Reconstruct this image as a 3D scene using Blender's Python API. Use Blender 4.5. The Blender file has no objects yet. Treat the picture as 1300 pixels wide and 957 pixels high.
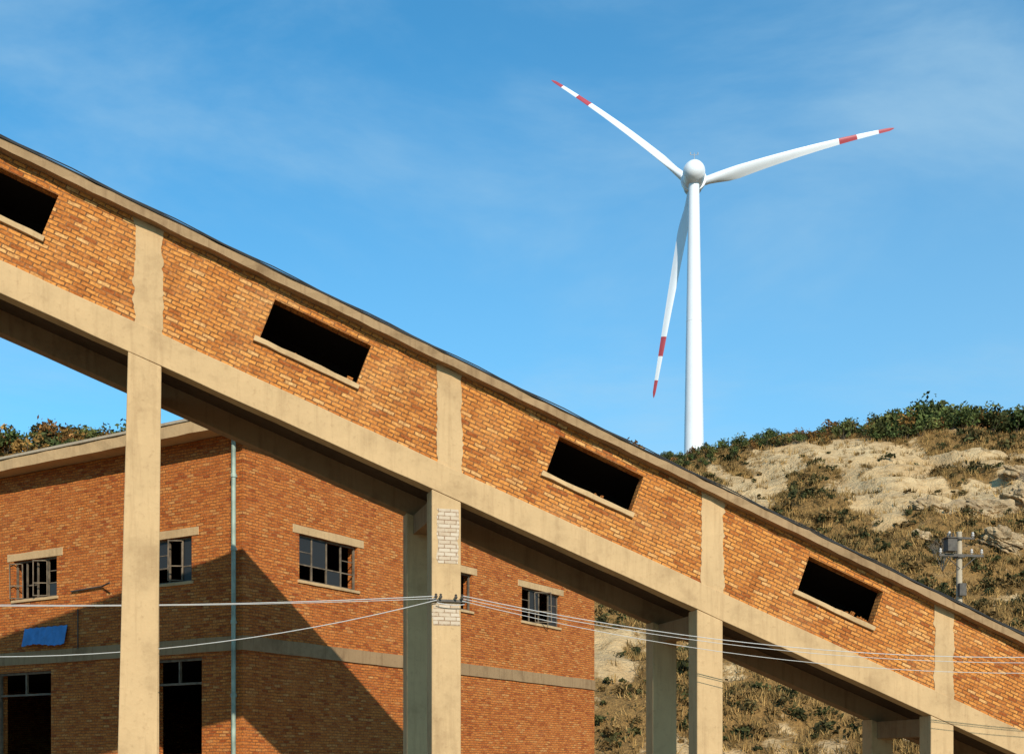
import bpy, bmesh, math, random
import numpy as np
from mathutils import Vector, Matrix, noise
random.seed(7); rng=np.random.default_rng(7)
scene=bpy.context.scene
COL=scene.collection
V=Vector
# ---------------------------------------------------------------- camera
cd=bpy.data.cameras.new("camera"); cam=bpy.data.objects.new("camera",cd); COL.objects.link(cam)
cam.location=(0,0,1.6); cam.rotation_euler=(math.radians(90),0,0)
cd.sensor_width=36; cd.lens=43.75; cd.shift_y=0.382; cd.clip_end=8000; cd.clip_start=0.1
scene.camera=cam
scene.view_settings.view_transform='Standard'; scene.view_settings.look='None'; scene.view_settings.exposure=0
# ---------------------------------------------------------------- light
S=V((0.25,-0.83,0.49)).normalized()
elev=math.asin(S.z); az=math.atan2(S.x,S.y)
sl=bpy.data.lights.new("sun",'SUN'); sl.energy=5.0; sl.angle=math.radians(0.5); sl.color=(1.0,0.92,0.79)
so=bpy.data.objects.new("sun",sl); COL.objects.link(so); so.rotation_euler=S.to_track_quat('Z','Y').to_euler(); so.location=(20,-40,40)
w=bpy.data.worlds.new("World"); scene.world=w; w.use_nodes=True
nt=w.node_tree; N=nt.nodes; L=nt.links; N.clear()
out=N.new('ShaderNodeOutputWorld'); bg=N.new('ShaderNodeBackground'); bg.inputs['Strength'].default_value=0.11
sky=N.new('ShaderNodeTexSky'); sky.sky_type='NISHITA'; sky.sun_disc=False; sky.sun_elevation=elev; sky.sun_rotation=az
sky.air_density=1.0; sky.dust_density=0.4; sky.ozone_density=1.5
tint=N.new('ShaderNodeMix'); tint.data_type='RGBA'; tint.blend_type='MULTIPLY'; tint.inputs[0].default_value=1.0
L.new(sky.outputs[0],tint.inputs[6]); tint.inputs[7].default_value=(0.46,1.42,1.72,1)
tc=N.new('ShaderNodeTexCoord'); mp=N.new('ShaderNodeMapping'); mp.inputs['Scale'].default_value=(1.4,1.0,3.4); mp.inputs['Rotation'].default_value=(0,math.radians(-18),0)
nz=N.new('ShaderNodeTexNoise'); nz.inputs['Scale'].default_value=1.9; nz.inputs['Detail'].default_value=7; nz.inputs['Roughness'].default_value=0.58; nz.inputs['Distortion'].default_value=0.4
rp=N.new('ShaderNodeMapRange'); rp.interpolation_type='SMOOTHSTEP'; rp.inputs[1].default_value=0.42; rp.inputs[2].default_value=0.78; rp.inputs[3].default_value=0.0; rp.inputs[4].default_value=0.5
sep=N.new('ShaderNodeSeparateXYZ'); L.new(tc.outputs['Generated'],sep.inputs[0])
hz=N.new('ShaderNodeMapRange'); hz.inputs[1].default_value=0.5; hz.inputs[2].default_value=0.12; hz.inputs[3].default_value=0; hz.inputs[4].default_value=0.42; L.new(sep.outputs[2],hz.inputs[0])
hx=N.new('ShaderNodeMapRange'); hx.inputs[1].default_value=-0.4; hx.inputs[2].default_value=0.4; hx.inputs[3].default_value=-0.06; hx.inputs[4].default_value=0.14; L.new(sep.outputs[0],hx.inputs[0])
a1=N.new('ShaderNodeMath'); a1.operation='ADD'; a2=N.new('ShaderNodeMath'); a2.operation='ADD'; a2.use_clamp=True
mx=N.new('ShaderNodeMix'); mx.data_type='RGBA'
L.new(tc.outputs['Generated'],mp.inputs[0]); L.new(mp.outputs[0],nz.inputs['Vector']); L.new(nz.outputs[0],rp.inputs[0])
L.new(hz.outputs[0],a1.inputs[0]); L.new(hx.outputs[0],a1.inputs[1]); L.new(a1.outputs[0],a2.inputs[0]); L.new(rp.outputs[0],a2.inputs[1]); L.new(a2.outputs[0],mx.inputs[0])
L.new(tint.outputs[2],mx.inputs[6]); mx.inputs[7].default_value=(3.9,6.0,7.6,1)
L.new(mx.outputs[2],bg.inputs[0]); L.new(bg.outputs[0],out.inputs[0])
# ---------------------------------------------------------------- material helpers
class M:
    def __init__(s,name,rough=0.85,metal=0.0,spec=0.3):
        s.m=bpy.data.materials.new(name); s.m.use_nodes=True; s.t=s.m.node_tree; s.N=s.t.nodes; s.L=s.t.links
        s.b=s.N['Principled BSDF']; s.b.inputs['Roughness'].default_value=rough; s.b.inputs['Metallic'].default_value=metal
        s.b.inputs['Specular IOR Level'].default_value=spec
    def n(s,k,**kw):
        x=s.N.new(k)
        for a,v in kw.items(): setattr(x,a,v)
        return x
    def noise(s,vec,scale,detail=4,rough=0.55,dist=0):
        x=s.n('ShaderNodeTexNoise'); x.inputs['Scale'].default_value=scale; x.inputs['Detail'].default_value=detail
        x.inputs['Roughness'].default_value=rough; x.inputs['Distortion'].default_value=dist
        if vec is not None: s.L.new(vec,x.inputs['Vector'])
        return x.outputs[0]
    def mapr(s,v,a,b,c=0,d=1):
        x=s.n('ShaderNodeMapRange'); s.L.new(v,x.inputs[0])
        for i,q in enumerate((a,b,c,d)): x.inputs[i+1].default_value=q
        return x.outputs[0]
    def mix(s,f,a,b,blend='MIX'):
        x=s.n('ShaderNodeMix'); x.data_type='RGBA'; x.blend_type=blend
        for inp,v in ((x.inputs[0],f),(x.inputs[6],a),(x.inputs[7],b)):
            if isinstance(v,(int,float)): inp.default_value=v
            elif isinstance(v,tuple): inp.default_value=v+(1,) if len(v)==3 else v
            else: s.L.new(v,inp)
        return x.outputs[2]
    def scalevec(s,vec,sc):
        x=s.n('ShaderNodeMapping'); x.inputs['Scale'].default_value=sc; s.L.new(vec,x.inputs[0]); return x.outputs[0]
    def ramp(s,f,stops):
        x=s.n('ShaderNodeValToRGB'); e=x.color_ramp.elements
        while len(e)<len(stops): e.new(0.5)
        for i,(p,c) in enumerate(stops): e[i].position=p; e[i].color=c+(1,)
        s.L.new(f,x.inputs[0]); return x.outputs[0]
    def bump(s,h,st,dist):
        x=s.n('ShaderNodeBump'); x.inputs['Strength'].default_value=st; x.inputs['Distance'].default_value=dist
        s.L.new(h,x.inputs['Height']); s.L.new(x.outputs[0],s.b.inputs['Normal'])
    def col(s,c):
        if isinstance(c,tuple): s.b.inputs['Base Color'].default_value=c+(1,)
        else: s.L.new(c,s.b.inputs['Base Color'])
    def obj(s): return s.n('ShaderNodeTexCoord').outputs['Object']
    def uv(s): return s.n('ShaderNodeTexCoord').outputs['UV']

def brick_mat(name,stops,mortar,pale=0.35,palec=(0.52,0.36,0.2),dark=0.6,spots=0.45,streak=.45):
    m=M(name,0.92,spec=0.12); uv=m.uv()
    wn=m.n('ShaderNodeTexNoise'); wn.inputs['Scale'].default_value=1.7; wn.inputs['Detail'].default_value=3; m.L.new(uv,wn.inputs['Vector'])
    sub=m.n('ShaderNodeVectorMath',operation='SUBTRACT'); m.L.new(wn.outputs[1],sub.inputs[0]); sub.inputs[1].default_value=(.5,.5,.5)
    sc=m.n('ShaderNodeVectorMath',operation='SCALE'); m.L.new(sub.outputs[0],sc.inputs[0]); sc.inputs['Scale'].default_value=0.055
    ad=m.n('ShaderNodeVectorMath',operation='ADD'); m.L.new(uv,ad.inputs[0]); m.L.new(sc.outputs[0],ad.inputs[1]); v=ad.outputs[0]
    b=m.n('ShaderNodeTexBrick'); b.offset=0.5; m.L.new(v,b.inputs['Vector'])
    b.inputs['Color1'].default_value=(0,0,0,1); b.inputs['Color2'].default_value=(1,1,1,1); b.inputs['Mortar'].default_value=(.5,.5,.5,1)
    b.inputs['Scale'].default_value=1; b.inputs['Mortar Size'].default_value=0.012; b.inputs['Mortar Smooth'].default_value=0.3
    b.inputs['Brick Width'].default_value=0.25; b.inputs['Row Height'].default_value=0.083; b.inputs['Bias'].default_value=0
    c=m.ramp(b.outputs['Color'],stops)
    n1=m.noise(uv,0.55,5,0.65); n2=m.noise(uv,3.2,4,0.6); n3=m.noise(uv,17,3,0.7)
    c=m.mix(b.outputs['Fac'],c,m.mix(m.mapr(n2,.42,.6),mortar,tuple(min(1,x*1.8) for x in mortar)))
    c=m.mix(m.mapr(n2,0.35,0.75,0,0.5),c,m.mix(1.0,c,(0.76,0.66,0.6),'MULTIPLY'))
    c=m.mix(m.mapr(n1,0.52,0.78,0,pale),c,palec)
    c=m.mix(m.mapr(n1,0.44,0.27,0,dark),c,m.mix(1.0,c,(0.6,0.46,0.42),'MULTIPLY'))
    n4=m.noise(m.scalevec(uv,(1,2.2,1)),5.5,3,0.75)
    c=m.mix(m.mapr(n4,0.64,0.71,0,spots),c,(0.60,0.45,0.28))
    c=m.mix(m.mapr(n4,0.36,0.30,0,spots*1.4),c,(0.13,0.05,0.02))
    n5=m.noise(m.scalevec(uv,(2.6,.28,1)),1.4,4,.65)
    c=m.mix(m.mapr(n5,0.52,0.72,0,streak),c,m.mix(1.0,c,(0.55,0.45,0.4),'MULTIPLY'))
    c=m.mix(m.mapr(n3,0.40,0.66,0,0.75),c,m.mix(1.0,c,(0.5,0.42,0.38),'MULTIPLY'))
    c=m.mix(m.mapr(n3,0.40,0.28,0,0.5),c,m.mix(1.0,c,(1.2,1.28,1.35),'MULTIPLY'))
    m.col(c)
    inv=m.mapr(b.outputs['Fac'],0,1,1,0)
    mu=m.n('ShaderNodeMath',operation='MULTIPLY_ADD'); m.L.new(n3,mu.inputs[0]); mu.inputs[1].default_value=1.2; m.L.new(inv,mu.inputs[2])
    m.bump(mu.outputs[0],0.9,0.016)
    return m.m
brickA=brick_mat("gallery_brick",[(0.0,(0.36,0.10,0.024)),(0.12,(0.52,0.18,0.04)),(0.5,(0.64,0.245,0.055)),(0.88,(0.70,0.30,0.072)),(1.0,(0.72,0.40,0.15))],(0.20,0.09,0.036),palec=(0.60,0.35,0.15))
brickB=brick_mat("mill_brick",[(0.0,(0.38,0.09,0.022)),(0.15,(0.50,0.14,0.03)),(0.5,(0.60,0.19,0.042)),(0.88,(0.65,0.23,0.054)),(1.0,(0.66,0.31,0.10))],(0.24,0.10,0.04),pale=0.2,palec=(0.58,0.28,0.10),dark=0.4,spots=.32,streak=.3)
def concrete_mat(name,base,stain=0.35,streak=0.3,rough=0.88):
    m=M(name,rough,spec=0.2); o=m.obj()
    a=m.noise(o,0.9,5,0.65); b=m.noise(o,9,4,0.6); st=m.noise(m.scalevec(o,(5,5,0.45)),1.3,4,0.65)
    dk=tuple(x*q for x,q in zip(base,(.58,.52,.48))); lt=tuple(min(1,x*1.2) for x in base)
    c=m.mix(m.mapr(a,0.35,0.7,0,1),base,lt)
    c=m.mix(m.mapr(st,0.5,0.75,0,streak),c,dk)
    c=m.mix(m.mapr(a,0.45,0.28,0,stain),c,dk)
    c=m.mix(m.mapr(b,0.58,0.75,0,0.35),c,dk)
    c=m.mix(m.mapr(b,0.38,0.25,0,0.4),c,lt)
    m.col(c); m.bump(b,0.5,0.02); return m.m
conc=concrete_mat("weathered_concrete",(0.46,0.305,0.155),.4,.4)
concB=concrete_mat("shaded_concrete",(0.27,0.165,0.085),.6,.6)  # concrete darkened to paint in the shade on back beam and cross heads
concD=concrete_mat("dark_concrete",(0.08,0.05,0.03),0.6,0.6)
concR=concrete_mat("roof_slab_concrete",(0.29,0.185,0.095),0.6,0.7)
concG=concrete_mat("grey_concrete",(0.38,0.31,0.22),0.5,0.4)
def plain(name,c,rough=0.6,metal=0,spec=0.4,var=0.25,sc=3.0,bump=0.0):
    m=M(name,rough,metal,spec); o=m.obj(); n=m.noise(o,sc,4,0.6)
    m.col(m.mix(m.mapr(n,0.35,0.7,0,1),c,tuple(x*(1-var) for x in c)))
    if bump: m.bump(m.noise(o,sc*8,4),bump,0.01)
    return m.m
felt=plain("roof_felt",(0.03,0.028,0.026),0.9,bump=0.4)
whiteT=plain("turbine_white_paint",(0.72,0.75,0.79),0.35,var=0.07,sc=0.25)
redT=plain("turbine_red_paint",(0.40,0.06,0.075),0.45,var=0.2,sc=0.5)
greyT=plain("turbine_grey",(0.35,0.37,0.39),0.5)
steel=plain("rusty_steel",(0.10,0.085,0.07),0.6,0.3,var=0.5,sc=6)
frameM=plain("window_frame_paint",(0.19,0.14,0.09),0.75,var=0.6,sc=5)
wood=plain("weathered_wood",(0.22,0.17,0.12),0.85,var=0.4,sc=6)
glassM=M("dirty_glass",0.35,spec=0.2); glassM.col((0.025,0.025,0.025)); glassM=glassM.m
blueM=plain("blue_sheet",(0.045,0.22,0.55),0.5,var=0.35,sc=4)
pipeM=plain("pipe_paint",(0.36,0.45,0.36),0.5,var=0.5,sc=2)
cableW=plain("cable_sheath",(0.5,0.48,0.45),0.5,var=0.1)
cableB=plain("black_cable",(0.03,0.03,0.03),0.6)
porc=plain("porcelain",(0.5,0.46,0.42),0.25,var=0.1)
plasterM=M("whitewashed_brick",0.9); uvv=plasterM.uv()
bb=plasterM.n('ShaderNodeTexBrick'); plasterM.L.new(uvv,bb.inputs['Vector'])
for k,v in (('Scale',1),('Mortar Size',0.012),('Brick Width',0.25),('Row Height',0.083)): bb.inputs[k].default_value=v
bb.inputs['Color1'].default_value=(.55,.45,.34,1); bb.inputs['Color2'].default_value=(.45,.33,.22,1); bb.inputs['Mortar'].default_value=(.27,.17,.10,1)
pn=plasterM.noise(uvv,9,5,0.65); plasterM.col(plasterM.mix(plasterM.mapr(pn,0.45,0.65,0,0.7),bb.outputs[0],(0.52,0.42,0.30))); plasterM.bump(pn,0.6,0.02); plasterM=plasterM.m
darkI=plain("dark_interior",(0.03,0.024,0.02),0.95)  # near-black base colour for inner wall faces, ceiling and upper floor
# ---------------------------------------------------------------- mesh builder
class MB:
    def __init__(s): s.v=[];s.f=[];s.uv=[];s.mi=[]
    def quad(s,ps,uvs,mi=0):
        k=len(s.v); s.v+= [tuple(p) for p in ps]; s.f.append(tuple(range(k,k+len(ps)))); s.uv+=uvs; s.mi.append(mi)
    def pt(s,F,a,b,c): return F[0]+F[1]*a+F[2]*b+F[3]*c
    def hexa(s,P,mi=0,uvs=None,co=None):
        def q(keys,ax):
            s.quad([P[k] for k in keys],[(co[k][ax[0]],co[k][ax[1]]) for k in keys],mi)
        q([(0,0,0),(1,0,0),(1,1,0),(0,1,0)],(0,1)); q([(1,0,1),(0,0,1),(0,1,1),(1,1,1)],(0,1))
        q([(0,0,1),(0,0,0),(0,1,0),(0,1,1)],(2,1)); q([(1,0,0),(1,0,1),(1,1,1),(1,1,0)],(2,1))
        q([(0,1,0),(1,1,0),(1,1,1),(0,1,1)],(0,2)); q([(0,0,1),(1,0,1),(1,0,0),(0,0,0)],(0,2))
    def box(s,F,a0,a1,b0,b1,c0,c1,mi=0):
        P={};co={}
        for i,a in enumerate((a0,a1)):
            for j,b in enumerate((b0,b1)):
                for k,c in enumerate((c0,c1)):
                    P[(i,j,k)]=s.pt(F,a,b,c); co[(i,j,k)]=(a,b,c)
        s.hexa(P,mi,co=co)
    def strip(s,F,a0,a1,b0,b1,c0,c1,seg,ja=0.0,jb=0.0,jc=0.0,mi=0,axis='a'):
        if axis=='a': n=max(1,int(abs(a1-a0)/seg))
        else: n=max(1,int(abs(b1-b0)/seg))
        rings=[]
        J=lambda q: random.uniform(-q,q)
        for i in range(n+1):
            t=i/n
            if axis=='a':
                a=a0+(a1-a0)*t; cs=[(b0,c0),(b1,c0),(b1,c1),(b0,c1)]
                rings.append([(a,b+J(jb),c+(J(jc))) for b,c in cs])
            else:
                b=b0+(b1-b0)*t; cs=[(a0,c0),(a1,c0),(a1,c1),(a0,c1)]
                rings.append([(a+J(ja),b,c) for a,c in cs])
        for i in range(n):
            for k in range(4):
                p=[rings[i][k],rings[i+1][k],rings[i+1][(k+1)%4],rings[i][(k+1)%4]]
                ax=(0,1) if (k in (0,2))==(axis=='a') else ((0,2) if axis=='a' else (2,1))
                if axis=='b': ax=(0,1) if k in (0,2) else (2,1)
                s.quad([s.pt(F,*q) for q in p],[(q[ax[0]],q[ax[1]]) for q in p],mi)
        for r in (rings[0][::-1],rings[-1]):
            s.quad([s.pt(F,*q) for q in r],[(q[2],q[1]) for q in r],mi)
    def wall(s,F,a0,a1,b0,b1,th,holes,mi=0,min_=None):
        if min_ is None: min_=mi
        A=sorted(set([a0,a1]+[h[0] for h in holes]+[h[1] for h in holes])); B=sorted(set([b0,b1]+[h[2] for h in holes]+[h[3] for h in holes]))
        A=[x for x in A if a0<=x<=a1]; B=[x for x in B if b0<=x<=b1]
        def solid(i,j):
            if i<0 or j<0 or i>=len(A)-1 or j>=len(B)-1: return False
            ca=(A[i]+A[i+1])/2; cb=(B[j]+B[j+1])/2
            return not any(h[0]<ca<h[1] and h[2]<cb<h[3] for h in holes)
        P=lambda a,b,c:s.pt(F,a,b,c)
        for i in range(len(A)-1):
            for j in range(len(B)-1):
                if not solid(i,j): continue
                x0,x1,y0,y1=A[i],A[i+1],B[j],B[j+1]; u=[(x0,y0),(x1,y0),(x1,y1),(x0,y1)]
                s.quad([P(x0,y0,0),P(x1,y0,0),P(x1,y1,0),P(x0,y1,0)],u,mi)
                s.quad([P(x0,y1,th),P(x1,y1,th),P(x1,y0,th),P(x0,y0,th)],u[::-1],min_)
                if not solid(i-1,j): s.quad([P(x0,y0,th),P(x0,y0,0),P(x0,y1,0),P(x0,y1,th)],[(th,y0),(0,y0),(0,y1),(th,y1)],mi)
                if not solid(i+1,j): s.quad([P(x1,y0,0),P(x1,y0,th),P(x1,y1,th),P(x1,y1,0)],[(0,y0),(th,y0),(th,y1),(0,y1)],mi)
                if not solid(i,j-1): s.quad([P(x0,y0,th),P(x1,y0,th),P(x1,y0,0),P(x0,y0,0)],[(x0,th),(x1,th),(x1,0),(x0,0)],mi)
                if not solid(i,j+1): s.quad([P(x0,y1,0),P(x1,y1,0),P(x1,y1,th),P(x0,y1,th)],[(x0,0),(x1,0),(x1,th),(x0,th)],mi)
    def tube(s,pts,r,n=8,mi=0,r1=None,cap=True):
        pts=[V(p) for p in pts]; m=len(pts); rings=[]; up=V((0,0,1))
        for i,p in enumerate(pts):
            d=(pts[min(i+1,m-1)]-pts[max(i-1,0)]).normalized(); x=d.cross(up)
            if x.length<1e-3: x=V((1,0,0))
            x.normalize(); y=d.cross(x); rr=r if r1 is None else r+(r1-r)*i/(m-1)
            k0=len(s.v)
            for k in range(n):
                t=2*math.pi*k/n; s.v.append(tuple(p+(x*math.cos(t)+y*math.sin(t))*rr))
            rings.append(k0)
        for i in range(m-1):
            for k in range(n):
                s.f.append((rings[i]+k,rings[i]+(k+1)%n,rings[i+1]+(k+1)%n,rings[i+1]+k)); s.uv+=[(0,0)]*4; s.mi.append(mi)
        if cap:
            for k0 in (rings[0],rings[-1]): s.f.append(tuple(range(k0,k0+n))); s.uv+=[(0,0)]*n; s.mi.append(mi)
    def revolve(s,O,ax,prof,n=32,mi=0):
        ax=ax.normalized(); x=ax.cross(V((0,0,1)));
        if x.length<1e-3: x=V((1,0,0))
        x.normalize(); y=ax.cross(x); rings=[]
        for d,r in prof:
            rings.append(len(s.v))
            for k in range(n):
                t=2*math.pi*k/n; s.v.append(tuple(O+ax*d+(x*math.cos(t)+y*math.sin(t))*max(r,0.001)))
        for i in range(len(prof)-1):
            for k in range(n):
                s.f.append((rings[i]+k,rings[i]+(k+1)%n,rings[i+1]+(k+1)%n,rings[i+1]+k)); s.uv+=[(0,0)]*4; s.mi.append(mi)
    def make(s,name,mats,parent=None,bevel=0,smooth=False):
        me=bpy.data.meshes.new(name); me.from_pydata(s.v,[],s.f)
        u=me.uv_layers.new(name="UVMap"); u.data.foreach_set('uv',np.array(s.uv,dtype=np.float32).ravel())
        for m in mats: me.materials.append(m)
        me.polygons.foreach_set('material_index',s.mi)
        me.update()
        bm=bmesh.new(); bm.from_mesh(me); bmesh.ops.remove_doubles(bm,verts=bm.verts,dist=0.0004) if not smooth else None
        bmesh.ops.recalc_face_normals(bm,faces=bm.faces); bm.to_mesh(me); bm.free()
        ob=bpy.data.objects.new(name,me); COL.objects.link(ob)
        if smooth:
            me.polygons.foreach_set('use_smooth',[True]*len(me.polygons))
            try:
                me.set_sharp_from_angle(angle=math.radians(40))
            except Exception: pass
        if bevel:
            b=ob.modifiers.new('bevel','BEVEL'); b.width=bevel; b.segments=2; b.limit_method='ANGLE'; b.angle_limit=math.radians(50)
        if parent is not None:
            ob.parent=parent; ob.matrix_parent_inverse=Matrix.Translation(-parent.location)
        return ob
def empty(name,loc):
    e=bpy.data.objects.new(name,None); e.location=loc; COL.objects.link(e); e.empty_display_size=1; return e
Z=V((0,0,1))
# ---------------------------------------------------------------- conveyor gallery (inclined bridge)
TH=math.atan(0.377); cT,sT=math.cos(TH),math.sin(TH)
h=V((0.9571,0.2896,0)).normalized(); wd=V((-h.y,h.x,0)); O=V((-7.03,24.0,12.28))
G=(O, h*cT-Z*sT, h*sT+Z*cT, wd)
GV=(V((O.x,O.y,0)),h,Z,wd)
PER=5.97; PA=PER/cT
def zl(s,b): return O.z+(b-s*sT)/cT
gal=empty("conveyor_gallery",(-7.03,24,0))
holes=[(2.76+PA*k,4.82+PA*k,-1.28,-0.43) for k in (-2,-1,0,1,2)]
A0,A1=-14.0,25.5
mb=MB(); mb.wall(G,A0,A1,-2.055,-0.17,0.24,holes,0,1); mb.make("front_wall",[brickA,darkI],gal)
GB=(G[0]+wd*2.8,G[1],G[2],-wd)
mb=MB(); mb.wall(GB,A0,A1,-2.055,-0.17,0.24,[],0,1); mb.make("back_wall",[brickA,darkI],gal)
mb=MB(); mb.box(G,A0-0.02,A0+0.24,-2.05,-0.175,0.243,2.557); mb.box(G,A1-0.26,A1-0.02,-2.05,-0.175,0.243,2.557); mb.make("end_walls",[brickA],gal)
mb=MB(); mb.box(G,A0+.3,A1-.3,-0.20,-0.175,0.245,2.555); mb.make("dark_ceiling",[darkI],gal)  # ceiling sheet in the near-black interior colour
mb=MB(); mb.strip(G,A0-0.2,A1+0.2,-0.17,0.0,-0.24,3.04,0.30,jb=0.012,jc=0.016); mb.make("roof_slab",[concR],gal)
mb=MB(); mb.strip(G,A0-0.2,A1+0.2,0.002,0.035,-0.262,3.06,0.55,jb=0.009,jc=0.015); mb.make("roofing_felt",[felt],gal)
mb=MB(); mb.strip(G,A0,A1,-2.64,-2.06,-0.05,0.30,0.6,jb=0.007,jc=0.004); mb.make("front_floor_beam",[conc],gal,bevel=0.015)
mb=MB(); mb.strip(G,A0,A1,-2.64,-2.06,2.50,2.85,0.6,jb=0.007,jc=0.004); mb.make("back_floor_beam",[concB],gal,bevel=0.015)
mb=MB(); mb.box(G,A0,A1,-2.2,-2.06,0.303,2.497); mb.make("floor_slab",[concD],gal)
mb=MB()
for hh in holes: mb.strip(G,hh[0]-0.10,hh[1]+0.07,-1.39,-1.285,-0.07,0.20,0.25,jb=0.010,jc=0.010)
mb.make("window_sills",[conc],gal,bevel=0.01)
pb=MB(); pu=MB(); px=MB()
def prism(mbx,s0,s1,s0b,s1b,zb,btop,c0,c1):
    P={};co={}
    for i,(st,sb) in enumerate(((s0,s0b),(s1,s1b))):
        for k,c in enumerate((c0,c1)):
            P[(i,0,k)]=mbx.pt(GV,sb,zb,c); P[(i,1,k)]=mbx.pt(GV,st,zl(st,btop)+0.004,c)
            co[(i,0,k)]=(sb,zb,c); co[(i,1,k)]=(st,zl(st,btop),c)
    mbx.hexa(P,0,co=co)
for k in range(-2,4):
    s=k*PER; ex=0.10 if k==0 else 0
    prism(pb,s-0.36,s+0.26,s-0.36-ex*2.4,s+0.26-ex,-0.3,-2.645,-0.042,0.42)
    prism(pb,s-0.36,s+0.26,s-0.36,s+0.26,-0.3,-2.645,2.40,2.84)
    zt=zl(s,-2.64)
    px.box(GV,s-0.22,s+0.14,zt-0.35,zt+0.08,0.423,2.397)
    n=30; l0,r0=0,0
    for i in range(n):
        t0,t1=i/n,(i+1)/n
        l1,r1=l0*.45+random.gauss(0,.011),r0*.45+random.gauss(0,.014)
        if random.random()<.10: r1+=random.uniform(.02,.06)
        if random.random()<.07: l1-=random.uniform(.02,.05)
        P={};co={}
        for (j,t,ll,rr) in ((0,t0,l0,r0),(1,t1,l1,r1)):
            for ii,ss in ((0,s-0.24+ll),(1,s+0.29+rr)):
                z=zl(ss,-2.06)*(1-t)+zl(ss,-0.172)*t
                for kk,c in ((0,-0.014),(1,0.004)):
                    P[(ii,j,kk)]=pu.pt(GV,ss,z,c); co[(ii,j,kk)]=(ss,z,c)
        pu.hexa(P,0,co=co); l0,r0=l1,r1
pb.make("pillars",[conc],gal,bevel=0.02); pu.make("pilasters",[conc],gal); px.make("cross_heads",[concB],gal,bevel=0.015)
mb=MB(); s=PER
mb.strip(GV,s-0.24,s+0.20,5.83,6.95,-0.05,-0.040,0.08,ja=0.03,axis='b')
mb.strip(GV,s-0.34,s+0.22,4.55,5.0,-0.05,-0.040,0.08,ja=0.02,axis='b')
mb.make("whitewash_patches",[plasterM],gal)
mb=MB(); pts=[]
a=A0
while a<A1:
    pts.append(G[0]+G[1]*a+G[2]*(0.10+0.015*math.sin(a*3))+G[3]*(-0.12)); a+=0.5
mb.tube(pts,0.012,6)
for i in range(0,len(pts),4): mb.box((pts[i]-G[2]*0.06,G[1],G[2],G[3]),-0.01,0.01,-0.06,0.06,-0.01,0.01)
mb.make("roof_conduit",[cableB],gal)
mb=MB()
for k in (-1,0,1,2):
    for i in range(2 if k<2 else 14):
        a=2.8+PA*k+ (random.random()*1.9 if k<2 else 1.1+random.random()*0.85); sz=random.uniform(0.03,0.07)
        R=Matrix.Rotation(random.random()*3,3,'Y')@Matrix.Rotation(random.random(),3,'X')
        F=(G[0]+G[1]*a+G[2]*(-1.28+sz*0.6)+G[3]*random.uniform(0.0,0.18),R@G[1],R@G[2],R@G[3])
        mb.box(F,-sz,sz,-sz*.5,sz*.5,-sz*.6,sz*.6)
mb.make("brick_rubble",[brickA],gal)
# ---------------------------------------------------------------- brick factory building behind
D=34.0; C=V((-7.36,D,0)); dl=V((-0.8496,0.5274,0)).normalized(); dr=V((0.5274,0.8496,0)).normalized()
FL=(C,dl,Z,dr)
FR=(C,dr,Z,dl)
WZ=10.8; LL=22.0; RR=20.4
bld=empty("brick_factory_building",C)
hl=[(7.73,9.80,6.88,8.10),(1.95,3.95,6.88,8.14),(13.6,15.7,6.88,8.10),(1.55,3.5,2.0,4.72),(8.0,10.6,1.9,4.62),(13.5,15.8,0,4.6)]
hr=[(2.3,4.95,7.05,8.38),(8.5,11.3,7.1,8.38),(14.65,17.5,7.12,8.38)]
TW=0.37
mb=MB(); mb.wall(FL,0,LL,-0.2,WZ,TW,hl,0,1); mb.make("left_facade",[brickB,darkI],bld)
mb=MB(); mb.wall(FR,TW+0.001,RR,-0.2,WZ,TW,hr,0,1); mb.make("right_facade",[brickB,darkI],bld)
mb=MB(); mb.box(FL,TW,LL,-0.2,WZ,RR-TW,RR-0.001); mb.box(FL,LL-TW,LL-0.001,-0.2,WZ-0.01,TW+.001,RR-TW-.001); mb.make("rear_walls",[brickB],bld)
mb=MB(); mb.strip(FL,-0.62,LL+0.6,WZ+0.002,WZ+0.33,-0.62,RR+0.6,0.5,jb=0.010,jc=0.015); mb.make("roof_slab",[conc],bld)
mb=MB(); mb.box(FL,-0.66,LL+0.64,WZ+0.345,WZ+0.42,-0.66,RR+0.64); mb.make("roof_covering",[concG],bld)
mb=MB(); mb.box(FL,TW+.01,LL-TW-.01,4.9,5.15,TW+.01,RR-TW-.01); mb.make("upper_floor",[darkI],bld)
mb=MB(); mb.strip(FL,-0.045,LL,4.84,5.24,-0.045,0.1,0.8,jb=0.010); mb.strip(FR,0.101,RR,4.84,5.24,-0.045,0.1,0.8,jb=0.010); mb.make("floor_band",[concR],bld)
mb=MB()
for F,hs in ((FL,hl),(FR,hr)):
    for hh in hs:
        if hh[3]<5: continue
        mb.strip(F,hh[0]-0.28,hh[1]+0.30,hh[3]+0.003,hh[3]+0.24,-0.02,0.2,0.4,jb=0.008,jc=0.003)
        mb.strip(F,hh[0]-0.08,hh[1]+0.08,hh[2]-0.09,hh[2]-0.003,-0.05,0.2,0.4,jb=0.005,jc=0.003)
mb.make("lintels_and_sills",[conc],bld,bevel=0.01)
mf=MB(); mg=MB()
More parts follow.
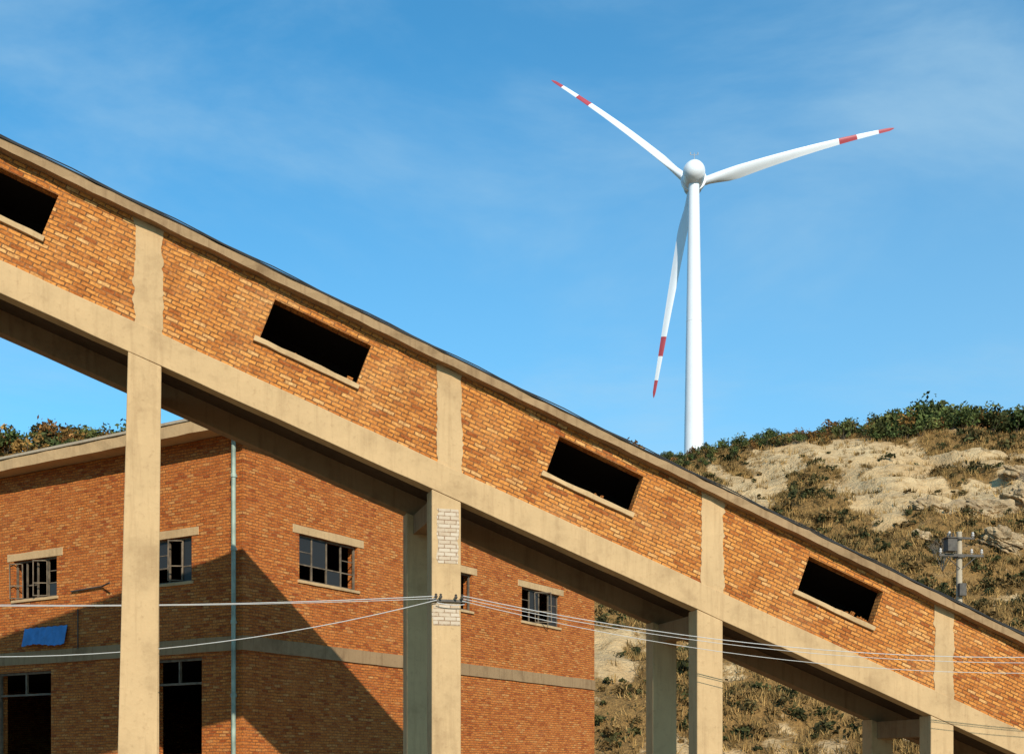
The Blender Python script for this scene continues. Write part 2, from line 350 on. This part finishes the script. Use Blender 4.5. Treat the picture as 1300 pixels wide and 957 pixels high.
for F,hs in ((FL,hl),(FR,hr)):
    for hh in hs:
        if hh[3]<5: continue
        x0,x1,y0,y1=hh; t=0.05; c0,c1=0.10,0.15
        mf.box(F,x0+.004,x0+t+.02,y0,y1,c0,c1); mf.box(F,x1-t-.02,x1-.004,y0,y1,c0,c1); mf.box(F,x0+t+.02,x1-t-.02,y0+.002,y0+t,c0,c1); mf.box(F,x0+t+.02,x1-t-.02,y1-t,y1-.002,c0,c1)
        nc=4; wdx=(x1-x0)/nc; ym=y0+(y1-y0)*0.36
        for i in range(1,nc): mf.box(F,x0+wdx*i-.025,x0+wdx*i+.025,y0+t,y1-t,c0+.004,c1-.004)
        for i in range(nc):
            xa,xb=x0+wdx*i+.03,x0+wdx*(i+1)-.03
            r=random.random()
            if r<0.62:
                mf.box(F,xa,xb,ym-.018,ym+.018,c0+.008,c1-.008)
                if random.random()<.5: mf.box(F,xa,xb,ym+0.36,ym+.385,c0+.012,c1-.012)
                for (q0,q1) in ((y0+t,ym-.018),(ym+.018,y1-t)):
                    if random.random()<.35: mg.box(F,xa,xb,q0,q1,0.122,0.127)
            else:
                ang=random.uniform(.3,1.0); hx_=F[0]+F[1]*xa+F[3]*0.1
                e=(F[1]*math.cos(ang)-F[3]*math.sin(ang)); F2=(hx_,e,F[2]+F[1]*random.uniform(-.05,.05),F[3]*math.cos(ang)+F[1]*math.sin(ang)); L0=xb-xa
                mf.box(F2,0,.03,y0+t,y1-t,0,.03); mf.box(F2,L0-.03,L0,y0+t,y1-t,0,.03)
                for q in (y0+t,ym,y1-t-.04): mf.box(F2,.03,L0-.03,q,q+.03,0.002,.028)
mf.make("window_frames",[frameM],bld); mg.make("window_panes",[glassM],bld)
mf=MB()
for (x0,x1,y0,y1) in hl[3:5]:
    mf.box(FL,x0+.003,x0+.07,y0-1.9,y1,.08,.16); mf.box(FL,x1-.07,x1-.003,y0-1.9,y1,.08,.16); mf.box(FL,x0+.07,x1-.07,y1-.08,y1-.003,.08,.16)
    mf.box(FL,(x0+x1)/2-.03,(x0+x1)/2+.03,y1-.7,y1-.08,.085,.155); mf.box(FL,x0+.07,x1-.07,y1-.75,y1-.69,.083,.157)
mf.make("door_frames",[frameM],bld)
mb=MB(); pz=[V(FL[0])+dl*0.22-dr*0.12+Z*z for z in (0.1,2,4,6,8,10,WZ+0.0)]
mb.tube(pz,0.062,12)
for z in (1.5,3.6,5.6,7.6,9.6):
    mb.tube([V(FL[0])+dl*0.22-dr*0.12+Z*(z-.05),V(FL[0])+dl*0.22-dr*0.12+Z*(z+.05)],0.08,12); mb.box((FL[0]+dl*.22+Z*z,dl,Z,dr),-.02,.02,-.02,.02,-.1,.02)
mb.make("drain_pipe",[pipeM],bld,smooth=True)
mb=MB(); n=22
for i in range(n):
    xs=[7.2+2.0*(i+q)/n for q in (0,1)]
    def P(x,t):
        c=0.015*math.sin(x*22)+0.04*math.sin(x*3.1)*t
        return FL[0]+dl*x+Z*(5.95-0.56*t+c)-dr*(0.03+0.12*t)
    for t0,t1 in ((0,.33),(.33,.66),(.66,1.0)):
        mb.quad([P(xs[0],t0),P(xs[1],t0),P(xs[1],t1),P(xs[0],t1)],[(0,0)]*4)
ob=mb.make("blue_canopy",[blueM],bld); sm=ob.modifiers.new('s','SOLIDIFY'); sm.thickness=0.012
mb=MB()
mb.tube([FL[0]+dl*7.0+Z*6.95-dr*.05,FL[0]+dl*5.6+Z*7.0-dr*.06,FL[0]+dl*5.0+Z*7.03-dr*.3],0.025,6)
mb.tube([FL[0]+dl*6.7+Z*5.2-dr*.05,FL[0]+dl*6.7+Z*6.4-dr*.05],0.02,6)
mb.make("brackets",[steel],bld)
# ---------------------------------------------------------------- transfer tower at the head of the gallery
tt=empty("transfer_tower",G[0]+G[1]*A0); TS=A0*cT
TF=(V((O.x,O.y,0))+h*(TS-6.2)-wd*1.4,h,Z,wd)
mb=MB()
mb.wall(TF,0,6.0,-.2,20,.37,[(1,2.4,3,4.6),(3.6,5,3,4.6),(1,2.4,9,10.6),(3.6,5,9,10.6),(1,2.4,15,16.6),(3.6,5,15,16.6)],0,1)
mb.box(TF,0,6,-.2,20,5.6,5.97); mb.box(TF,0,.37,-.2,20,.371,5.599); mb.box(TF,5.63,6,-.2,20,.371,5.599)
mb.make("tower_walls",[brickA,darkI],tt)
mb=MB(); mb.box(TF,-.4,6.4,20.002,20.25,-.4,6.4); mb.box(TF,-.05,6.05,7.0,7.35,-.05,6.02); mb.box(TF,-.05,6.05,13.2,13.55,-.05,6.02); mb.make("tower_slabs",[conc],tt)
# ---------------------------------------------------------------- wires and poles
def util_pole(name,x,y,z0,ht,ang,full=True,r=0.15):
    e=empty(name,(x,y,z0)); F=(V((x,y,z0)),V((math.cos(ang),math.sin(ang),0)),Z,V((-math.sin(ang),math.cos(ang),0)))
    m1=MB(); m1.tube([V((x,y,z0-0.3+ (ht+.3)*i/8)) for i in range(9)],r,14,r1=r*0.62); m1.make("pole_shaft",[concG],e,smooth=True)
    m2=MB(); m2.box(F,-.95,.95,ht-1.02,ht-.92,-.19,-.11); m2.box(F,-.55,.55,ht-.32,-.24+ht,-.19,-.11)
    for sx in (-1,1):
        m2.tube([m2.pt(F,sx*.7,ht-.97,-.15),m2.pt(F,sx*.05,ht-1.5,-.15)],.018,6)
    m2.box(F,-.16,.16,ht-1.05,ht-.98,-.2,.16); m2.make("crossarms",[steel],e)
    m3=MB()
    for px_ ,zz in ((-.88,ht-.92),(.88,ht-.92),(.45,ht-.92),(-.5,ht-.24),(.5,ht-.24)):
        m3.revolve(m3.pt(F,px_,zz,-.15),Z,[(0,0),(0,.02),(.05,.02),(.05,.06),(.09,.065),(.11,.035),(.14,.05),(.18,.05),(.21,.03),(.23,0)],12)
    m3.make("insulators",[porc],e,smooth=True)
    if full:
        m4=MB(); m4.box(F,-.70,-.30,ht-.85,ht-.34,-.42,-.02); m4.box(F,-.75,-.25,ht-.34,ht-.29,-.46,.02)
        for q in (-.62,-.5,-.38):
            m4.revolve(m4.pt(F,q,ht-.29,-.22),Z,[(0,0),(0,.03),(.08,.04),(.1,.02),(.14,.045),(.17,.02),(.2,.0)],10)
        m4.box(F,-.15,.15,ht-2.6,ht-2.1,-.32,-.13)
        m4.make("switchgear",[steel],e,bevel=.02)
    return e
def wire(mb,p0,p1,sag,n=28,r=0.009):
    p0,p1=V(p0),V(p1); mb.tube([p0.lerp(p1,i/n)-Z*sag*4*(i/n)*(1-i/n) for i in range(n+1)],r,6)
util_pole("utility_pole",-19.0,24.0,0,5.9,1.4,False,.12)
util_pole("utility_pole.001",20.5,28.2,0,5.6,1.5,False,.12)
br=GV[0]+h*PER-wd*0.16
mb=MB()
wire(mb,br+Z*5.13-h*.30,(-19,24.3,5.15),0.27)
wire(mb,br+Z*5.08-h*.30,(-19,23.8,4.95),0.20,r=.007)
wire(mb,br+Z*5.05-h*.28,(-19,24.0,4.85),1.13)
wire(mb,br+Z*5.16+h*.25,(20.5,28.0,4.95),1.05)
wire(mb,br+Z*5.10+h*.25,(20.5,28.2,4.75),1.02,r=.007)
wire(mb,br+Z*5.05+h*.25,(20.5,28.4,4.65),1.16,r=.007)
wire(mb,br+Z*5.00-h*.28,br+Z*4.98+h*.30,.03)
mb.make("overhead_wires",[cableW])
mb=MB(); BF=(br,h,Z,wd)
mb.box(BF,-.42,.36,5.03,5.08,.06,.115)
for q in (-.3,-.2,.12,.25): mb.revolve(br+h*q+Z*5.08,Z,[(0,0),(0,.015),(.02,.03),(.05,.035),(.07,.02),(.09,.03),(.11,.0)],10)
mb.make("wire_bracket",[steel],gal)
# ---------------------------------------------------------------- hill terrain
HX=[-400,-260,-120,-75,-62,-45,-20,5,17,24,33,43,52,62,90,150,260,400]
HZ=[10,28,39,40,39.6,40.2,38,36.8,38.0,39.6,41.4,42.2,43.0,42.6,44.5,40,25,8]
def hillz(X,Y):
    H=float(np.interp(X,HX,HZ)); t=(Y-62)/88.0
    if t<=0: base=t*4
    elif t<1: base=H*(0.8*t+0.2*math.sin(math.pi*t/2))
    elif Y<262: base=H*(1-0.0011*(Y-150))
    else: base=H*(1-0.0011*112)*(1-((Y-262)/160.0)**1.2)
    k=max(0,min(1,t*3)); kr=1 if t<.86 else max(.12,1-(t-.86)/.14*.88) if t<1 else .12
    p=V((X,Y,0))
    n=noise.fractal(p/20.0,1.0,2.0,3)*1.8*kr+noise.fractal(p/5.0+V((9,3,1)),0.9,2.1,4)*0.45*max(kr,.35)
    g=abs(noise.noise(V((X/9.0,Y/45.0,4.0)))); n-= (0.35-min(g,0.35))*2.0*kr
    g=abs(noise.noise(V((X/3.0,Y/22.0,14.0)))); n-= (0.25-min(g,0.25))*1.3*kr
    z=base+n*k
    tr=noise.noise(V((X/24.0,Y/20.0,8.0)))
    if tr>0 and 0<t<.95:
        stp=3.0; f=(z/stp)%1.0; z+= (min(1,max(0,(f-.3)/.4))-f)*stp*min(1,tr*2.5)*0.55
    return z
xs=np.unique(np.concatenate([np.arange(-400,-90,8),np.arange(-90,0,1.6),np.arange(0,84,0.62),np.arange(84,400,8)]))
ys=np.unique(np.concatenate([np.arange(56,62,3),np.arange(62,156,0.75),np.arange(156,424,6)]))
def veg(X,Y,z):
    t=(Y-62)/88.0
    n=noise.fractal(V((X/11.0,Y/17.0,2.0)),0.8,2.0,4)+0.6*noise.noise(V((X/2.6,Y/5.0,7)))
    bias=0.16
    if t>0.95: bias=0.95
    elif t>0.5: bias=-0.18
    elif t>.3: bias=0.26
    else: bias=0.16
    if X>46 and t>.85: bias+=0.3
    if X<22 and t>.75: bias+=0.35
    if X<4: bias+=0.15
    return max(0,min(1,(n+bias)*2.0+0.25))
vs=[];vg=[]
for y in ys:
    for x in xs:
        z=hillz(float(x),float(y)); vs.append((x,y,z)); vg.append(veg(x,y,z) if -90<x<90 and y<160 else .7)
nx=len(xs); fs=[(j*nx+i,j*nx+i+1,(j+1)*nx+i+1,(j+1)*nx+i) for j in range(len(ys)-1) for i in range(nx-1)]
me=bpy.data.meshes.new("hill"); me.from_pydata(vs,[],fs)
at=me.attributes.new("veg",'FLOAT','POINT'); at.data.foreach_set('value',np.array(vg,dtype=np.float32))
me.polygons.foreach_set('use_smooth',[True]*len(fs)); me.update()
hill=bpy.data.objects.new("hill",me); COL.objects.link(hill)
m=M("hill_soil",0.95,spec=0.1); o=m.obj()
at=m.n('ShaderNodeAttribute'); at.attribute_name="veg"
a=m.noise(o,0.12,6,0.65); b=m.noise(o,0.9,5,0.7); c3=m.noise(o,4.5,3,0.7); stt=m.noise(m.scalevec(o,(.25,.25,3.0)),1.0,4,.6)
sand=m.mix(m.mapr(a,.35,.65),(0.53,0.345,0.165),(0.64,0.46,0.25))
sand=m.mix(m.mapr(b,.45,.7,0,.7),sand,(0.36,0.21,0.085))
sand=m.mix(m.mapr(stt,.52,.62,0,.4),sand,(0.40,0.29,0.17))
grass=m.mix(m.mapr(b,.35,.65),(0.25,0.135,0.045),(0.11,0.07,0.028))
grass=m.mix(m.mapr(c3,.4,.65),grass,(0.32,0.18,0.06))
ad=m.n('ShaderNodeMath',operation='MULTIPLY_ADD'); m.L.new(b,ad.inputs[0]); ad.inputs[1].default_value=1.5; m.L.new(at.outputs['Fac'],ad.inputs[2])
ad2=m.n('ShaderNodeMath',operation='MULTIPLY_ADD'); m.L.new(c3,ad2.inputs[0]); ad2.inputs[1].default_value=.7; m.L.new(ad.outputs[0],ad2.inputs[2])
c=m.mix(m.mapr(ad2.outputs[0],1.25,1.55),sand,grass)
geo=m.n('ShaderNodeNewGeometry'); sx=m.n('ShaderNodeSeparateXYZ'); m.L.new(geo.outputs['Normal'],sx.inputs[0])
rock=m.mix(m.mapr(stt,.4,.6),(0.44,0.31,0.17),(0.25,0.16,0.085))
c=m.mix(m.mapr(sx.outputs[2],.68,.5,0,.7),c,rock)
m.col(c); hh_=m.n('ShaderNodeMath',operation='MULTIPLY_ADD'); m.L.new(c3,hh_.inputs[0]); hh_.inputs[1].default_value=.4; m.L.new(b,hh_.inputs[2]); m.bump(hh_.outputs[0],.9,.6)
me.materials.append(m.m)
mb=MB(); 
for i in range(-6,6):
    for j in range(-6,6): mb.quad([(i*500,j*500,0),((i+1)*500,j*500,0),((i+1)*500,(j+1)*500,0),(i*500,(j+1)*500,0)],[(0,0)]*4)
g=M("dry_ground",0.95,spec=.1); o=g.obj(); a=g.noise(o,.15,6,.65); b=g.noise(o,3,5,.65)
g.col(g.mix(g.mapr(b,.4,.65),g.mix(g.mapr(a,.4,.6),(0.30,0.21,0.12),(0.22,0.16,0.09)),(0.17,0.12,0.07))); g.bump(b,.6,.05)
mb.make("ground",[g.m])
# ---------------------------------------------------------------- rock outcrops
def rock_obj(name,X,Y,sx_,sy_,sz_,seed):
    bm=bmesh.new(); bmesh.ops.create_icosphere(bm,subdivisions=5,radius=1)
    z0=hillz(X,Y)
    for v in bm.verts:
        p=v.co.copy(); q=V((p.x*sx_,p.y*sy_,p.z*sz_))
        n=noise.fractal(q/1.8+V((seed,0,0)),.8,2.1,5)*.6; cell=noise.cell(V((q.x/1.1+seed,q.y/1.1,q.z/.5)))*.22
        lay=(((q.z+q.x*.25)/.5)%1.0); lay=.16 if lay<.25 else 0
        v.co=q+p*(n+cell-lay)
    me=bpy.data.meshes.new(name); bm.to_mesh(me); bm.free(); me.materials.append(rockM)
    ob=bpy.data.objects.new(name,me); ob.location=(X,Y,z0-sz_*.2); ob.rotation_euler=(.35,.12,seed%.5); COL.objects.link(ob)
m=M("layered_rock",.95,spec=.15); o=m.obj(); s1=m.noise(m.scalevec(o,(.3,.3,2.6)),1.1,6,.65); s2=m.noise(o,2.5,6,.7)
c=m.mix(m.mapr(s1,.38,.62),(0.50,0.36,0.205),(0.28,0.19,0.105)); c=m.mix(m.mapr(s2,.52,.7,0,.6),c,(0.17,.11,.06)); c=m.mix(m.mapr(s2,.45,.3,0,.7),c,(0.55,.39,.20))
m.col(c); m.bump(s2,.9,.3); rockM=m.m
for i,(X,Y,a,b,c_) in enumerate([(37,108,2.6,1.6,1.0),(42,109,3.2,1.8,1.4),(46.5,111,2.8,1.8,1.5),(40,101,2.0,1.4,.9),(45,100,2.2,1.6,1.0),(34,103,1.4,1.1,.6),(48,118,1.8,1.2,.9)]):
    rock_obj("rock_outcrop",X,Y,a,b,c_,i*3.7+1)
# ---------------------------------------------------------------- vegetation
def foliage_mat(name):
    m=M(name,.8,spec=.12); at=m.n('ShaderNodeAttribute'); at.attribute_name="Col"
    m.col(at.outputs['Color'])
    return m.m
folM=foliage_mat("dry_foliage")
def leaves(C_,n,R,size,col,lobes=4,flat=.8):
    k=len(C_); lob=rng.normal(size=(k,lobes,3)); lob/=np.linalg.norm(lob,axis=2,keepdims=True); lob*=rng.uniform(.25,.75,(k,lobes,1)); lob[...,2]=np.abs(lob[...,2])*.9
    lr=rng.uniform(.28,.58,(k,lobes))
    idx=rng.integers(0,lobes,(k,n)); d=rng.normal(size=(k,n,3)); d/=np.linalg.norm(d,axis=2,keepdims=True); rad=rng.uniform(.45,1.12,(k,n,1))
    ki=np.arange(k)[:,None]
    P=(lob[ki,idx]+d*rad*lr[ki,idx][...,None]); shade=np.clip(.85+rng.normal(0,.25,(k,n)),.35,1.6)
    lt=rng.uniform(.6,1.4,(k,lobes))[ki,idx]; shade=shade*lt
    P=P*R[:,None,None]; P[...,2]*=flat; P=P+C_[:,None,:]
    a=rng.normal(size=(k,n,3)); a/=np.linalg.norm(a,axis=2,keepdims=True); b=rng.normal(size=(k,n,3)); b-=a*(a*b).sum(2,keepdims=True); b/=np.linalg.norm(b,axis=2,keepdims=True)
    s=(size*np.clip(R,.6,2.2))[:,None,None]*rng.uniform(.5,1.4,(k,n,1)); 
    Q=np.stack([P-a*s,P-b*s*.55,P+a*s,P+b*s*.55],axis=2).reshape(-1,4,3)
    c=(col[:,None,:]*shade[...,None]).reshape(-1,3)
    return Q,c
def quads_obj(name,Qs,Cs,mat,stems=None):
    Q=np.concatenate(Qs); c=np.concatenate(Cs); n=len(Q)
    me=bpy.data.meshes.new(name); me.vertices.add(n*4); me.vertices.foreach_set('co',Q.reshape(-1).astype(np.float32))
    me.loops.add(n*4); me.loops.foreach_set('vertex_index',np.arange(n*4,dtype=np.int32))
    me.polygons.add(n); me.polygons.foreach_set('loop_start',np.arange(0,n*4,4,dtype=np.int32)); me.polygons.foreach_set('loop_total',np.full(n,4,dtype=np.int32))
    ca=me.attributes.new("Col",'FLOAT_COLOR','POINT'); cc=np.ones((n*4,4),dtype=np.float32); cc[:,:3]=np.repeat(np.clip(c,0,1),4,axis=0); ca.data.foreach_set('color',cc.ravel())
    me.update(calc_edges=True); me.materials.append(mat); ob=bpy.data.objects.new(name,me); COL.objects.link(ob); return ob
def stems(P0,P1,wd_,col):
    P0,P1=np.array(P0),np.array(P1); k=len(P0); s=np.zeros((k,3)); s[:,0]=wd_; s2=np.zeros((k,3)); s2[:,1]=wd_
    Q1=np.stack([P0-s,P0+s,P1+s*.4,P1-s*.4],1); Q2=np.stack([P0-s2,P0+s2,P1+s2*.4,P1-s2*.4],1)
    return np.concatenate([Q1,Q2]),np.tile(np.array(col),(2*k,1))
pal=np.array([(.06,.06,.02),(.08,.07,.024),(.11,.08,.028),(.15,.09,.03),(.22,.13,.045),(.05,.052,.018)])
Cc=[];Rr=[];cl=[]
while len(Cc)<3300:
    x=random.uniform(-78,76); y=random.uniform(65,152)
    if x<4 and (y<128 or random.random()<.5): continue
    vv=veg(x,y,0); 
    if random.random()>vv**1.6*1.0+.05: continue
    R=random.uniform(.22,.75)*(1.35 if vv>.8 else .95); 
    if random.random()<.05: R*=1.8
    Cc.append((x,y,hillz(x,y)+R*.15)); Rr.append(R)
    cl.append(pal[random.choice((0,0,1,2,2,3,3,4,5))])
Q,c=leaves(np.array(Cc),80,np.array(Rr),.16,np.array(cl),4,.75); quads_obj("scrub_bushes",[Q],[c],folM)
Cc=[];cl=[];
while len(Cc)<14000:
    x=random.uniform(-10,76); y=random.uniform(64,150)
    if x<8 and random.random()<.7: continue
    vv=veg(x,y,0)
    if random.random()>vv+.10: continue
    Cc.append((x,y,hillz(x,y))); f=random.uniform(.6,1.2); cl.append((.38*f,.23*f,.08*f) if random.random()<.5 else (.20*f,.12*f,.04*f))
Cc=np.array(Cc); cl=np.array(cl); k=len(Cc); n=9
base=np.repeat(Cc,n,axis=0)+np.c_[rng.normal(0,.16,(k*n,2)),np.zeros(k*n)]
hgt=rng.uniform(.2,.6,k*n); lean=rng.normal(0,.16,(k*n,2)); tip=base+np.c_[lean,hgt]
dx=rng.normal(size=(k*n,2)); dx/=np.linalg.norm(dx,axis=1,keepdims=True); dxx=np.c_[dx*.035,np.zeros(k*n)]
Q=np.stack([base-dxx,base+dxx,tip+dxx*.3,tip-dxx*.3],1); quads_obj("dry_grass",[Q],[np.repeat(cl,n,axis=0)*rng.uniform(.7,1.3,(k*n,1))],folM)
Cc=[];Rr=[];cl=[];P0=[];P1=[]
def ridge(x,y,R,col,trunk=.6):
    z=hillz(x,y); Cc.append((x,y,z+R*trunk)); Rr.append(R); cl.append(col)
    for _ in range(4):
        P0.append((x+random.uniform(-.1,.1),y,z-.3)); P1.append((x+random.uniform(-.6,.6)*R,y+random.uniform(-.5,.5)*R,z+R*(trunk+random.uniform(.1,.6))))
green=[(.055,.075,.022),(.08,.10,.028),(.065,.07,.022),(.10,.105,.03)]
aut=[(.20,.095,.028),(.24,.13,.035),(.15,.10,.035)]
for i in range(600):
    x=random.uniform(14,80); y=random.uniform(142,158)
    dens=noise.noise(V((x/4,y/9,3)))
    if x<38: R=random.uniform(.5,1.1)
    elif x<44: R=random.uniform(.7,1.6)
    else: R=random.uniform(1.0,2.2)*(1+.55*dens)
    r=random.random(); col=random.choice(green) if (r<.82 ) else random.choice(aut)
    if 34<x<40 and r<.5: col=random.choice(aut)
    ridge(x,y,R,np.array(col)*random.uniform(.7,1.4),.45)
for i in range(360):
    x=random.uniform(-80,14); y=random.uniform(140,158)
    R=random.uniform(1.1,2.3); 
    if x<-50: R*=1.1+.5*noise.noise(V((x/4,0,0)))
    col=random.choice(green+aut[:2]); ridge(x,y,R,np.array(col)*random.uniform(.8,1.4),.75)
Q,c=leaves(np.array(Cc),230,np.array(Rr),.12,np.array(cl),7,1.0); Qs,cs=stems(P0,P1,.05,(.09,.07,.05)); quads_obj("ridge_tree_line",[Q,Qs],[c,cs],folM)
def bare_bush(name,X,Y,ht,seed):
    random.seed(seed); mb=MB(); z=hillz(X,Y) if Y>62 else 0
    def br(p,d,l,r,dep):
        q=p+d*l; mb.tube([p,(p+q)/2+V((random.uniform(-.05,.05)*l,)*3),q],r,5,r1=r*.6,cap=False)
        if dep>0:
            for _ in range(3): br(p+d*l*random.uniform(.5,1),(d+V((random.gauss(0,.45),random.gauss(0,.45),random.uniform(0,.4)))).normalized(),l*.68,r*.6,dep-1)
    for _ in range(5): br(V((X,Y,z)),V((random.gauss(0,.3),random.gauss(0,.3),1)).normalized(),ht*.42,.04,4)
    mb.make(name,[wood])
bare_bush("bare_shrub",33.2,96,3.0,3)
bare_bush("bare_shrub",47.0,113,2.6,5)
util_pole("utility_pole",17.97,50.0,0,11.1,0.15,True,.17)
# ---------------------------------------------------------------- wind turbine
wt=empty("wind_turbine",(34.5,236,36)); hub=V((34.9,240,114.0)); axv=V((0.10,0.99,-0.05)).normalized()
tb=V((34.5,236,34)); mb=MB(); ttop=112.3
prof=[]
for i in range(13):
    z=34+(ttop-34)*i/12; r=2.35+(1.0-2.35)*((z-34)/(ttop-34)); prof.append((z-34,r))
    if i in (4,8): prof+= [(z-34+.02,r+.03),(z-34+.16,r+.03),(z-34+.18,r-.01)]
mb.revolve(tb,Z,prof,40); mb.make("tower",[whiteT],wt,smooth=True)
mb=MB(); mb.revolve(hub-axv*4.0,axv,[(-3.1,0),(-3.05,.6),(-2.8,1.15),(-2.3,1.65),(-1.5,2.0),(-1.46,1.97),(-1.40,1.97),(-1.36,2.03),(-.6,2.12),(.9,2.12),(1.5,2.05),(1.55,2.4),(2.35,2.4),(2.4,1.75),(2.8,1.7)],40)
mb.make("nacelle",[whiteT],wt,smooth=True)
mb=MB(); mb.revolve(hub,axv,[(-1.2,1.5),(-1.15,1.75),(0,1.85),(1.0,1.75),(1.7,1.2),(2.1,.5),(2.2,0)],32); mb.make("hub",[greyT],wt,smooth=True)
mb=MB(); tp=hub-axv*5.4
mb.tube([tp+Z*1.6,tp+Z*3.3],.07,8); mb.tube([tp+Z*2.9-V((.7,0,0)),tp+Z*2.9+V((.7,0,0))],.05,6); mb.tube([tp+Z*2.9+V((.7,0,0)),tp+Z*3.4+V((.7,0,0))],.09,8); mb.tube([tp+Z*2.9-V((.7,0,0)),tp+Z*3.4-V((.7,0,0))],.09,8)
mb.make("wind_vane",[greyT],wt)
for bi,v in enumerate((V((-26.9,13,27.4)),V((38.8,0,11.0)),V((-7.0,5,-39.5)))):
    cone=axv*6.0; vp=v-cone; mb=MB(); sp=vp.normalized(); ch0=axv.cross(sp).normalized()
    T=[0.03,.05,.08,.12,.17,.22,.28,.35,.43,.52,.62,.72,.765,.81,.865,.92,.95,.975,.99,1.0]; n=16; prev=None
    for ti,t in enumerate(T):
        p=hub+vp*t+cone*t*t
        if t<.08: chord,thk=1.6,1.6
        else:
            q=min(1,(t-.08)/.12); cm=2.5 if t<.2 else 2.5-(2.5-.55)*((t-.2)/.8)**.8
            chord=1.6*(1-q)+cm*q if t<.2 else cm; thk=1.6*(1-q)+.7*q if t<.2 else .7-(.6)*((t-.2)/.8)**.6
        if t>.97: chord*=max(.12,1-((t-.97)/.03)**2*.85)
        tw=math.radians(34*(1-t)**1.2+10); cdv=(ch0*math.cos(tw)+axv*math.sin(tw)).normalized(); nd=sp.cross(cdv)
        ring=len(mb.v)
        for k in range(n):
            an=2*math.pi*k/n; xx=math.cos(an); yy=math.sin(an)
            q=min(1,max(0,(t-.06)/.12)); shape=(1-q)+q*(1-.75*max(0,(xx+.2)))*1.0
            off=q*.15*chord
            mb.v.append(tuple(p+cdv*(xx*chord/2+off)+nd*(yy*thk/2*max(shape,.08))))
        if prev is not None:
            tm=(t+T[ti-1])/2; mi=1 if (.72<tm<.81 or tm>.92) else 0
            for k in range(n): mb.f.append((prev+k,prev+(k+1)%n,ring+(k+1)%n,ring+k)); mb.uv+=[(0,0)]*4; mb.mi.append(mi)
        prev=ring
    mb.f.append(tuple(range(prev,prev+n))); mb.uv+=[(0,0)]*n; mb.mi.append(1)
    mb.make("blade_%d"%(bi+1),[whiteT,redT],wt,smooth=True)
print("objects",len(bpy.data.objects))
